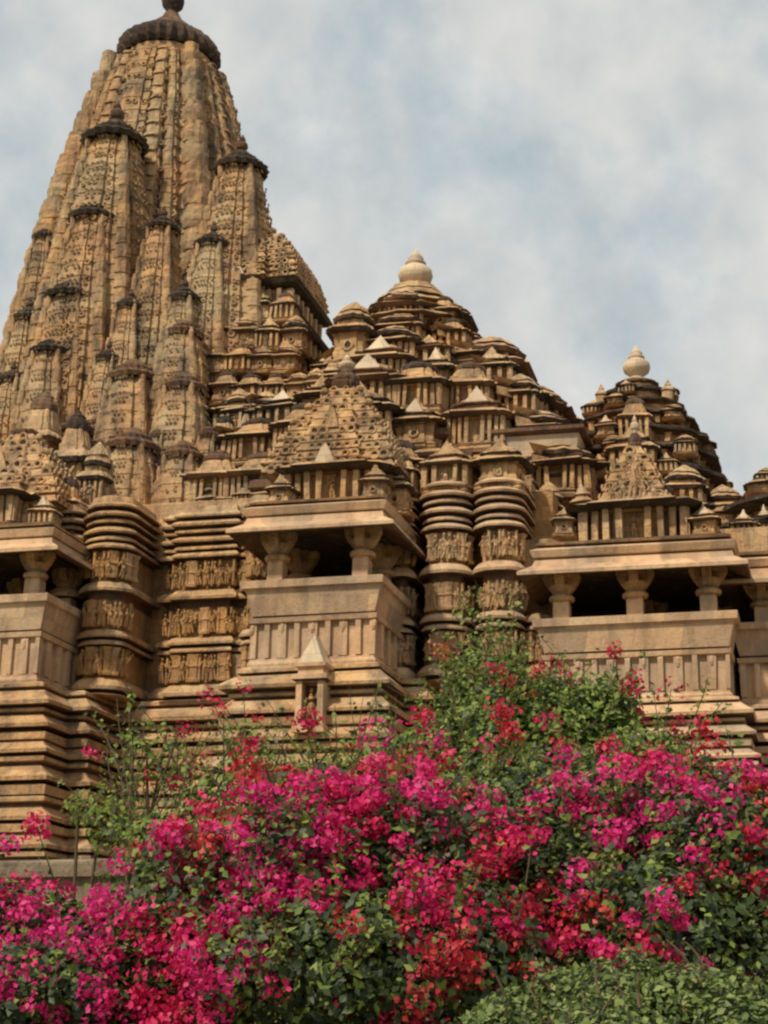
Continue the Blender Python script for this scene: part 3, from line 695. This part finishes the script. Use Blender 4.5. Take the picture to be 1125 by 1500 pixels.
for a in ((168, 214, 80, 640, 170, 36.6), (353, 252, 66, 620, 150, 36.9),
          (138, 326, 62, 640, 132, 35.9), (238, 338, 44, 600, 92, 35.9), (312, 362, 46, 600, 90, 36.0),
          (103, 440, 62, 690, 108, 35.4), (190, 452, 36, 640, 74, 35.3), (270, 440, 40, 560, 66, 35.3),
          (76, 520, 52, 730, 92, 34.9), (158, 528, 34, 640, 60, 34.9),
          (18, 560, 36, 700, 80, 35.4), (42, 470, 40, 640, 80, 36.2), (66, 350, 30, 560, 60, 37.5), (118, 205, 26, 460, 50, 38.5), (92, 262, 22, 460, 46, 38.2)):
    turret(*a)
for a in ((196, 560, 66, 690, 84, 34.6), (270, 492, 46, 590, 70, 34.9), (270, 572, 54, 680, 76, 34.4), (232, 566, 26, 660, 36, 34.6),
          (194, 660, 66, 760, 84, 33.2), (268, 672, 52, 772, 72, 33.4), (113, 632, 44, 740, 60, 34.0), (232, 640, 24, 760, 34, 33.8), (142, 660, 34, 745, 40, 33.3), (306, 640, 30, 740, 40, 33.8)):
    turret(*a, cap=B, bullet=True, fin=False)
# small round caps over the big buttress and the one beside the left balcony
for px, y0, y1, w, Y in ((133, 728, 770, 42, 31.4), (97, 690, 735, 40, 33)):
    K_px(px, y0, y1, w, Y, roof='bell', fig=False)

# ---- storeyed porch of the tower (over the antechamber), facing the halls
mb = MB()
AX, AY = P(355, 500, 37).x, 37.6
hw = 1.48
pl = [(-hw*.9, -hw*.85), (-hw*.4, -hw*.85), (-hw*.4, -hw), (hw*.35, -hw), (hw*.35, -hw*.8), (hw, -hw*.8), (hw, hw), (-hw*.9, hw)]
def zz(y): return P(400, y, AY-hw).z
pr = [(12.4, 1, .5)]
for y, o in ((700, .45), (655, .35), (612, .30), (575, .2), (532, .12), (495, .05), (452, .05)):
    z = zz(y); pr += [(z-.55, 1, o-.15, S), (z-.1, 1, o-.15, S), (z-.08, 1, o+.12, K), (z+.02, 1, o+.18, K), (z+.18, 1, o-.05, B), (z+.2, 1, o-.15, S)]
z = zz(408); pr += [(z-.1, 1, -.15, S), (z-.05, 1, .16, K), (z+.06, 1, .22, K), (z+.2, 1, -.05, B), (z+.3, 1, -.2, S)]
mb.stack([(AX+x, AY+y) for x, y in pl], pr, (0, 0), S)
part(mb, 'antechamber_roof')
arch_roof(AX+.12, AY-.1, zz(404), 1.5, 1.5, (zz(338)-zz(404))*1.5, 11, cur=2.2, fin=False)
for ytop, y0, y1, xs, dY in ((405, 440, 452, (345, 380), 0), ):
    pass
random.seed(21)
for row in ((418, 470, (345, 378, 410), 36.0, 40), (455, 512, (318, 352, 388, 424), 35.6, 42), (498, 545, (310, 345, 380, 412), 35.2, 42), (535, 590, (322, 358, 395, 430, 456), 34.8, 44),
            (560, 640, (340, 378), 34.3, 46), (600, 680, (318, 350, 385, 415), 33.9, 42), (640, 725, (308, 340, 372), 33.5, 40), (700, 762, (300, 325), 32.9, 30), (705, 745, (352, 380), 32.7, 30)):
    yt, yb, xs, Y, w = row
    for x in xs: K_px(x, yt+random.uniform(-4, 4), yb, w*random.uniform(.85, 1.15), Y, roof=random.choice(('pyr', 'pyr', 'bell', 'none', 'amalaka')), fig=random.random() < .5)
# pilastered faces of the antechamber turned to the halls
mb = MB()
for y0, y1 in ((432, 412), (472, 456), (520, 498)):
    za, zb = zz(y0)-.25, zz(y1)-.10
    for k in range(7):
        yy = AY-hw*.8+k*hw*1.8/7
        mb.box(AX+hw-.12, AX+hw+.05, yy, yy+.12, za-.3, zb, S)
    for k in range(9):
        xx = AX-hw*.85+k*hw*1.8/9
        mb.box(xx, xx+.12, AY-hw*.8-.06, AY-hw*.7, za-.3, zb, S)
part(mb, 'pilaster_row')

# little shrine niche on the plinth of the centre balcony
mb = MB(); a = P(450, 1062, 28.3); zt = P(450, 925, 28.3).z; c = (a.x, 28.55)
hN = zt-a.z
mb.box(c[0]-.26, c[0]-.15, 28.35, 28.9, a.z, a.z+hN*.48, D); mb.box(c[0]+.15, c[0]+.26, 28.35, 28.9, a.z, a.z+hN*.48, D)
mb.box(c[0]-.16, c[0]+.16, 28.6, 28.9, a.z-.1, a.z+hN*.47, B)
figure(mb, c[0], 28.55, a.z, hN*.40, 0, WL)
mb.stack(rect(c[0]-.28, c[0]+.28, 28.33, 28.95), [(a.z-.12, 1, .02), (a.z, 1, .02)], (0, 0), D)
mb.stack(rect(c[0]-.26, c[0]+.26, 28.35, 28.95), [(a.z+hN*.47, 1, 0), (a.z+hN*.49, 1, .08, B), (a.z+hN*.54, 1, .08), (a.z+hN*.56, 1, -.02), (a.z+hN*.62, 1, -.02), (a.z+hN*.63, 1, .04), (a.z+hN*.67, 1, .04)], (0, 0), D)
mb.add([(c[0]-.25, 28.33, a.z+hN*.67), (c[0]+.25, 28.33, a.z+hN*.67), (c[0]+.27, 28.9, a.z+hN*.67), (c[0]-.27, 28.9, a.z+hN*.67), (c[0], 28.55, zt), (c[0], 28.85, zt)], [(0, 1, 4), (1, 2, 5, 4), (2, 3, 5), (3, 0, 4, 5)], PL)
part(mb, 'niche', rough=.006)

# ---------------------------------------------------------------- terrace platform, ground
def setting(mb, name, mat, rough=0):
    o = mb.build(name, mat, None, rough); o['kind'] = 'structure'; return o
mb = MB()
pr = [(-.2, 1, .25), (1.0, 1, .2), (1.02, 1, .05), (3.2, 1, 0), (3.22, 1, .10), (3.42, 1, .16), (3.5, 1, .02), (3.9, 1, .02), (3.92, 1, .14), (4.15, 1, .14), (4.2, 1, .0)]
mb.stack(rect(-34, 14, 25.6, 60), pr, (0, 0), 0)
pf = setting(mb, 'platform', [M_OLD]*7, .02)
M_G, nt, b = newmat('dry grass ground'); g = nt.nodes.new('ShaderNodeNewGeometry')
nt.links.new(mixc(nt, ramp(nt, tnoise(nt, g.outputs['Position'], 1.5, 6), .4, .6), (.06, .085, .025), (.17, .13, .07)), b.inputs['Base Color']); b.inputs['Roughness'].default_value = 1
mb = MB(); mb.add([(-1500, -600, 0), (1500, -600, 0), (1500, 2500, 0), (-1500, 2500, 0)], [(0, 1, 2, 3)])
setting(mb, 'ground', [M_G])

# ================================================================= PLANTS
def quads(cent, nrm, size, asp, fold=.25, mats_i=None):
    """numpy leaf blades: two halves folded along the midrib"""
    n = len(cent)
    nrm = nrm/np.linalg.norm(nrm, axis=1, keepdims=True)
    t = np.random.normal(size=(n, 3)); t -= (t*nrm).sum(1, keepdims=True)*nrm; t /= np.linalg.norm(t, axis=1, keepdims=True)
    b = np.cross(nrm, t); L_ = size[:, None]*.5; Wd = L_*asp
    tip = cent+t*L_; tail = cent-t*L_; r = cent+b*Wd+nrm*Wd*fold-t*L_*.15; l = cent-b*Wd+nrm*Wd*fold-t*L_*.15
    v = np.stack([tail, r, tip, l], 1).reshape(-1, 3)
    return v
def leaf_object(name, V, mat, parent, matidx=None):
    n = len(V)//4; me = bpy.data.meshes.new(name)
    me.vertices.add(len(V)); me.vertices.foreach_set('co', V.astype(np.float32).ravel())
    idx = (np.arange(n)*4)[:, None]+np.array([[0, 1, 2, 0, 2, 3]]); me.loops.add(n*6); me.loops.foreach_set('vertex_index', idx.ravel().astype(np.int32))
    me.polygons.add(n*2); me.polygons.foreach_set('loop_start', (np.arange(n*2)*3).astype(np.int32)); 
    mats_ = mat if isinstance(mat, list) else [mat]
    for m in mats_: me.materials.append(m)
    if matidx is not None: me.polygons.foreach_set('material_index', np.repeat(matidx, 2).astype(np.int32))
    me.update(calc_edges=True); me.validate()
    o = bpy.data.objects.new(name, me); COL.objects.link(o); o.parent = parent; o.location = -parent.location
    return o
def nz(p, s, off=0): return noise.noise(Vector((p[0]*s+off, p[1]*s, p[2]*s)))
def lumps(spec):
    """(px, py, rx, ry, Y, depth factor) in photo pixels -> centre and radii"""
    r = []
    for px, py, rx, ry, Y, dp in spec:
        c = P(px, py, Y); k = Y/F; r.append((np.array(c), np.array((rx*k, max(rx, ry)*k*dp, ry*k))))
    return r
def sample_shell(L_, n, shell=.45, front=True):
    """points in the outer shell of the lumps, outward directions"""
    vol = np.array([r[0]*r[2]+r[0]*r[1] for _, r in L_]); pick = np.random.choice(len(L_), n, p=vol/vol.sum())
    d = np.random.normal(size=(n, 3)); d /= np.linalg.norm(d, axis=1, keepdims=True)
    if front: flip = (d[:, 1] > .35); d[flip, 1] *= -1
    rad = 1-shell*np.random.random(n)**1.6
    # lumpy outline
    C = np.array([c for c, _ in L_])[pick]; Rr = np.array([r for _, r in L_])[pick]
    pts = C+d*Rr
    wob = np.array([nz(p, 2.4)*.34+nz(p, 6.5, 9)*.20+nz(p, 14, 3)*.12 for p in pts])
    return C+d*Rr*(rad*(1+wob))[:, None], d
def shoot(mbS, start, direction, length, sag=.35, n=10, r=.006):
    p = Vector(start); d = Vector(direction).normalized(); pts = [p.copy()]; w = Vector((random.uniform(-1, 1), random.uniform(-1, 1), 0))*.5
    for i in range(n):
        d = (d+Vector((0, 0, -sag/n))+w*.08+Vector((random.uniform(-1, 1), random.uniform(-1, 1), random.uniform(-1, 1)))*.07).normalized()
        p = p+d*length/n; pts.append(p.copy())
    mbS.tube(pts, r, r*.4, 4); return pts
def bush(name, label, spec, nleaf, lsize, leafm, nblos, blosm, bdens, base, shoots=0, shoot_dir=(0, 0, 1), shoot_len=1.0, clus=24, bsz=.036, thresh=0.0, crad=.088, group=None, cat='bougainvillea', shoot_box=None, shoot_blos=.3, shoot_leaf=26, fresh=M_LEAF2, fr=.25, bscale=1.5):
    L_ = lumps(spec); root = bpy.data.objects.new(name, None); COL.objects.link(root); root.location = base
    tagtop(root, label, cat, 'bougainvilleas massed before the temple' if cat == 'bougainvillea' else None)
    stems = MB(); bpos = Vector(base)
    for c, r in L_:
        c = Vector(c)
        for q in range(3):
            e = c+Vector((random.uniform(-.6, .6)*r[0], random.uniform(-.3, .3)*r[1], random.uniform(.1, .8)*r[2])); m1 = (bpos+e)/2+Vector((random.uniform(-.3, .3), .1, random.uniform(0, .4)))
            pts = [bpos+Vector((random.uniform(-.15, .15), random.uniform(-.1, .1), 0)), bpos.lerp(m1, .5)+Vector((random.uniform(-.1, .1), 0, .1)), m1, m1.lerp(e, .5)+Vector((0, 0, .1)), e]
            stems.tube(pts, .028, .008, 6)
    pts, d = sample_shell(L_, nleaf, .55, False)
    nr = d+np.random.normal(size=d.shape)*.7+np.array([0, -.25, .55])
    V = [quads(pts, nr, lsize*np.random.uniform(.55, 1.25, nleaf), .62)]; MI = [(np.random.random(nleaf) < fr).astype(int)]
    BP = []; BD = []
    if nblos:
        cand, dd = sample_shell(L_, nblos*6, .10, True)
        keep = []
        for i, p in enumerate(cand):
            v = nz(p, bscale, 5)+.5*nz(p, bscale*2.7, 2)+dd[i][2]*.10-dd[i][1]*.05
            pr_ = bdens(p, dd[i]) if callable(bdens) else bdens
            if v > thresh-pr_ or (random.random() < .07 and thresh < .2): keep.append(i)
            if len(keep) >= nblos: break
        for i in keep: BP.append(cand[i]+dd[i]*.03); BD.append(dd[i])
    for k in range(shoots):
        if shoot_box:
            px = random.uniform(shoot_box[0], shoot_box[2]); py = random.uniform(shoot_box[1], shoot_box[3]); s0 = P(px, py, shoot_box[4]+random.uniform(-.3, .3))
        else:
            p, dd = sample_shell(L_, 1, .1, True); s0 = Vector(p[0])
        dr = Vector(shoot_dir)+Vector((random.uniform(-.7, .7), random.uniform(-.35, .35), random.uniform(-.3, .5)))
        sp = shoot(stems, s0, dr, shoot_len*random.uniform(.5, 1.15))
        nl = int(shoot_leaf*random.uniform(.7, 1.3)); ts = np.random.random(nl)*(len(sp)-1.01); A = []
        for t in ts:
            i = int(t); q = sp[i].lerp(sp[i+1], t-i); A.append(np.array(q)+np.random.normal(size=3)*.028)
        A = np.array(A); V.append(quads(A, np.random.normal(size=A.shape)+np.array([0, -.2, .8]), lsize*np.random.uniform(.5, 1.1, nl), .6)); MI.append((np.random.random(nl) < .7).astype(int))
        if random.random() < shoot_blos:
            for q in (sp[-1], sp[-2])[:random.choice((1, 2))]: BP.append(np.array(q)); BD.append(np.array((0, 0, 1.)))
    leaf_object('foliage', np.concatenate(V), [leafm, fresh], root, np.concatenate(MI))
    if BP:
        BP = np.array(BP); n = len(BP); k = clus
        off = np.random.normal(size=(n*k, 3)); off /= np.linalg.norm(off, axis=1, keepdims=True)
        sz = np.random.uniform(.55, 1.25, n); off2 = off*(crad*np.repeat(sz, k)*np.random.uniform(.4, 1.05, n*k))[:, None]*np.array([1.15, 1, .9])
        c = np.repeat(BP, k, 0)+off2
        V = quads(c, off+np.random.normal(size=off.shape)*.5, bsz*np.random.uniform(.7, 1.2, n*k), .85, .35)
        cm = np.array([0 if nz(p, .9, 31)+random.uniform(-.25, .25) > -.16 else 1 for p in BP]) if isinstance(blosm, list) else np.zeros(n, int)
        leaf_object('blossoms', V, blosm, root, np.repeat(cm, k))
    stems.build('stems', [M_STEM], root, 0)
    return root
random.seed(5)
# big magenta plant across the foreground
bush('bougainvillea', 'large bougainvillea covered in bright magenta blossom across the lower middle of the photo',
     [(470, 1300, 200, 150, 8.6, .9), (330, 1340, 170, 150, 8.4, .9), (610, 1290, 170, 160, 8.7, .9), (480, 1420, 260, 130, 8.2, .8), (660, 1420, 150, 140, 8.2, .8), (250, 1450, 160, 110, 8.2, .8), (540, 1210, 110, 80, 9.0, .9)],
     30000, .060, M_LEAF, 490, [M_MAG, M_RED], .10, (-2.2, 9.0, 0), shoots=60, shoot_dir=(0, -.1, .9), shoot_len=.36, clus=38, thresh=.02, shoot_blos=.8)
bush('bougainvillea', 'dark leaved bougainvillea with crimson blossom in the bottom left corner of the photo',
     [(40, 1400, 100, 90, 8.4, .9), (150, 1400, 110, 80, 8.6, .9), (90, 1460, 190, 90, 8.0, .8), (-60, 1400, 110, 130, 8.2, .9)],
     17000, .060, M_LEAF, 85, [M_MAG, M_RED], .03, (-4.2, 8.9, 0), shoots=26, shoot_dir=(0, -.1, .8), shoot_len=.5, clus=38, thresh=.10, shoot_blos=.6)
bush('bougainvillea', 'wide bougainvillea with red and pink blossom filling the right side, below the long balcony',
     [(790, 1200, 130, 100, 9.6, .9), (900, 1250, 170, 130, 9.3, .9), (1040, 1290, 170, 150, 9.0, .9), (800, 1340, 160, 150, 8.9, .9), (980, 1400, 200, 140, 8.6, .8), (1140, 1260, 110, 120, 9.2, .9), (1000, 1170, 120, 60, 9.8, .9)],
     34000, .060, M_LEAF, 290, [M_RED, M_MAG], .06, (-.9, 9.6, 0), shoots=50, shoot_dir=(.1, -.1, .8), shoot_len=.34, clus=38, thresh=.06, shoot_blos=.8)
bush('bougainvillea', 'tall leafy green bougainvillea with few rusty red blossoms, reaching up before the round buttresses',
     [(760, 1085, 130, 80, 11.4, .9), (700, 1040, 60, 60, 11.6, .9), (850, 1060, 90, 65, 11.4, .9), (930, 1120, 100, 55, 11.2, .9), (640, 1110, 80, 50, 11.3, .9), (740, 1170, 160, 70, 11.0, .9), (700, 990, 50, 45, 11.7, .9), (770, 1040, 110, 50, 11.5, .9), (880, 1040, 60, 40, 11.4, .9)],
     30000, .058, M_LEAF, 26, [M_RED, M_PINK], .0, (-2.2, 11.4, 0), shoots=110, shoot_dir=(.1, 0, .8), shoot_len=.6, clus=24, shoot_leaf=40, thresh=.25, shoot_blos=.10, fr=.68)
bush('bougainvillea', 'thin straggling bougainvillea with yellow green twigs before the carved wall at left',
     [(330, 1165, 90, 60, 10.6, .8), (230, 1110, 60, 60, 10.7, .8), (150, 1190, 70, 40, 10.7, .8), (360, 1090, 40, 40, 10.9, .8), (420, 1140, 70, 40, 10.8, .8), (250, 1230, 120, 50, 10.3, .8), (520, 1120, 70, 40, 10.8, .8)],
     3600, .050, M_LEAF, 22, [M_RED, M_MAG], .0, (-5.0, 10.7, 0), shoots=110, shoot_dir=(0, 0, 1), shoot_len=.75, clus=18, thresh=.15, shoot_blos=.08, shoot_box=(170, 1150, 600, 1260, 10.6), fr=.8, shoot_leaf=16)
bush('shrub', 'low rounded light green shrub without blossom in the bottom right corner of the photo',
     [(760, 1530, 90, 75, 6.0, .9), (830, 1490, 70, 70, 6.1, .9), (920, 1480, 75, 75, 6.0, .9), (1000, 1500, 80, 80, 5.9, .9), (1080, 1530, 90, 85, 5.8, .9), (880, 1540, 110, 80, 5.7, .9), (1150, 1560, 100, 80, 5.8, .9)],
     22000, .034, M_HEDGE, 0, None, 0, (-.6, 6.3, 0), shoots=60, shoot_dir=(0, 0, 1), shoot_len=.12, shoot_blos=0, shoot_leaf=12, fresh=M_LEAF, fr=.22, cat='shrub')
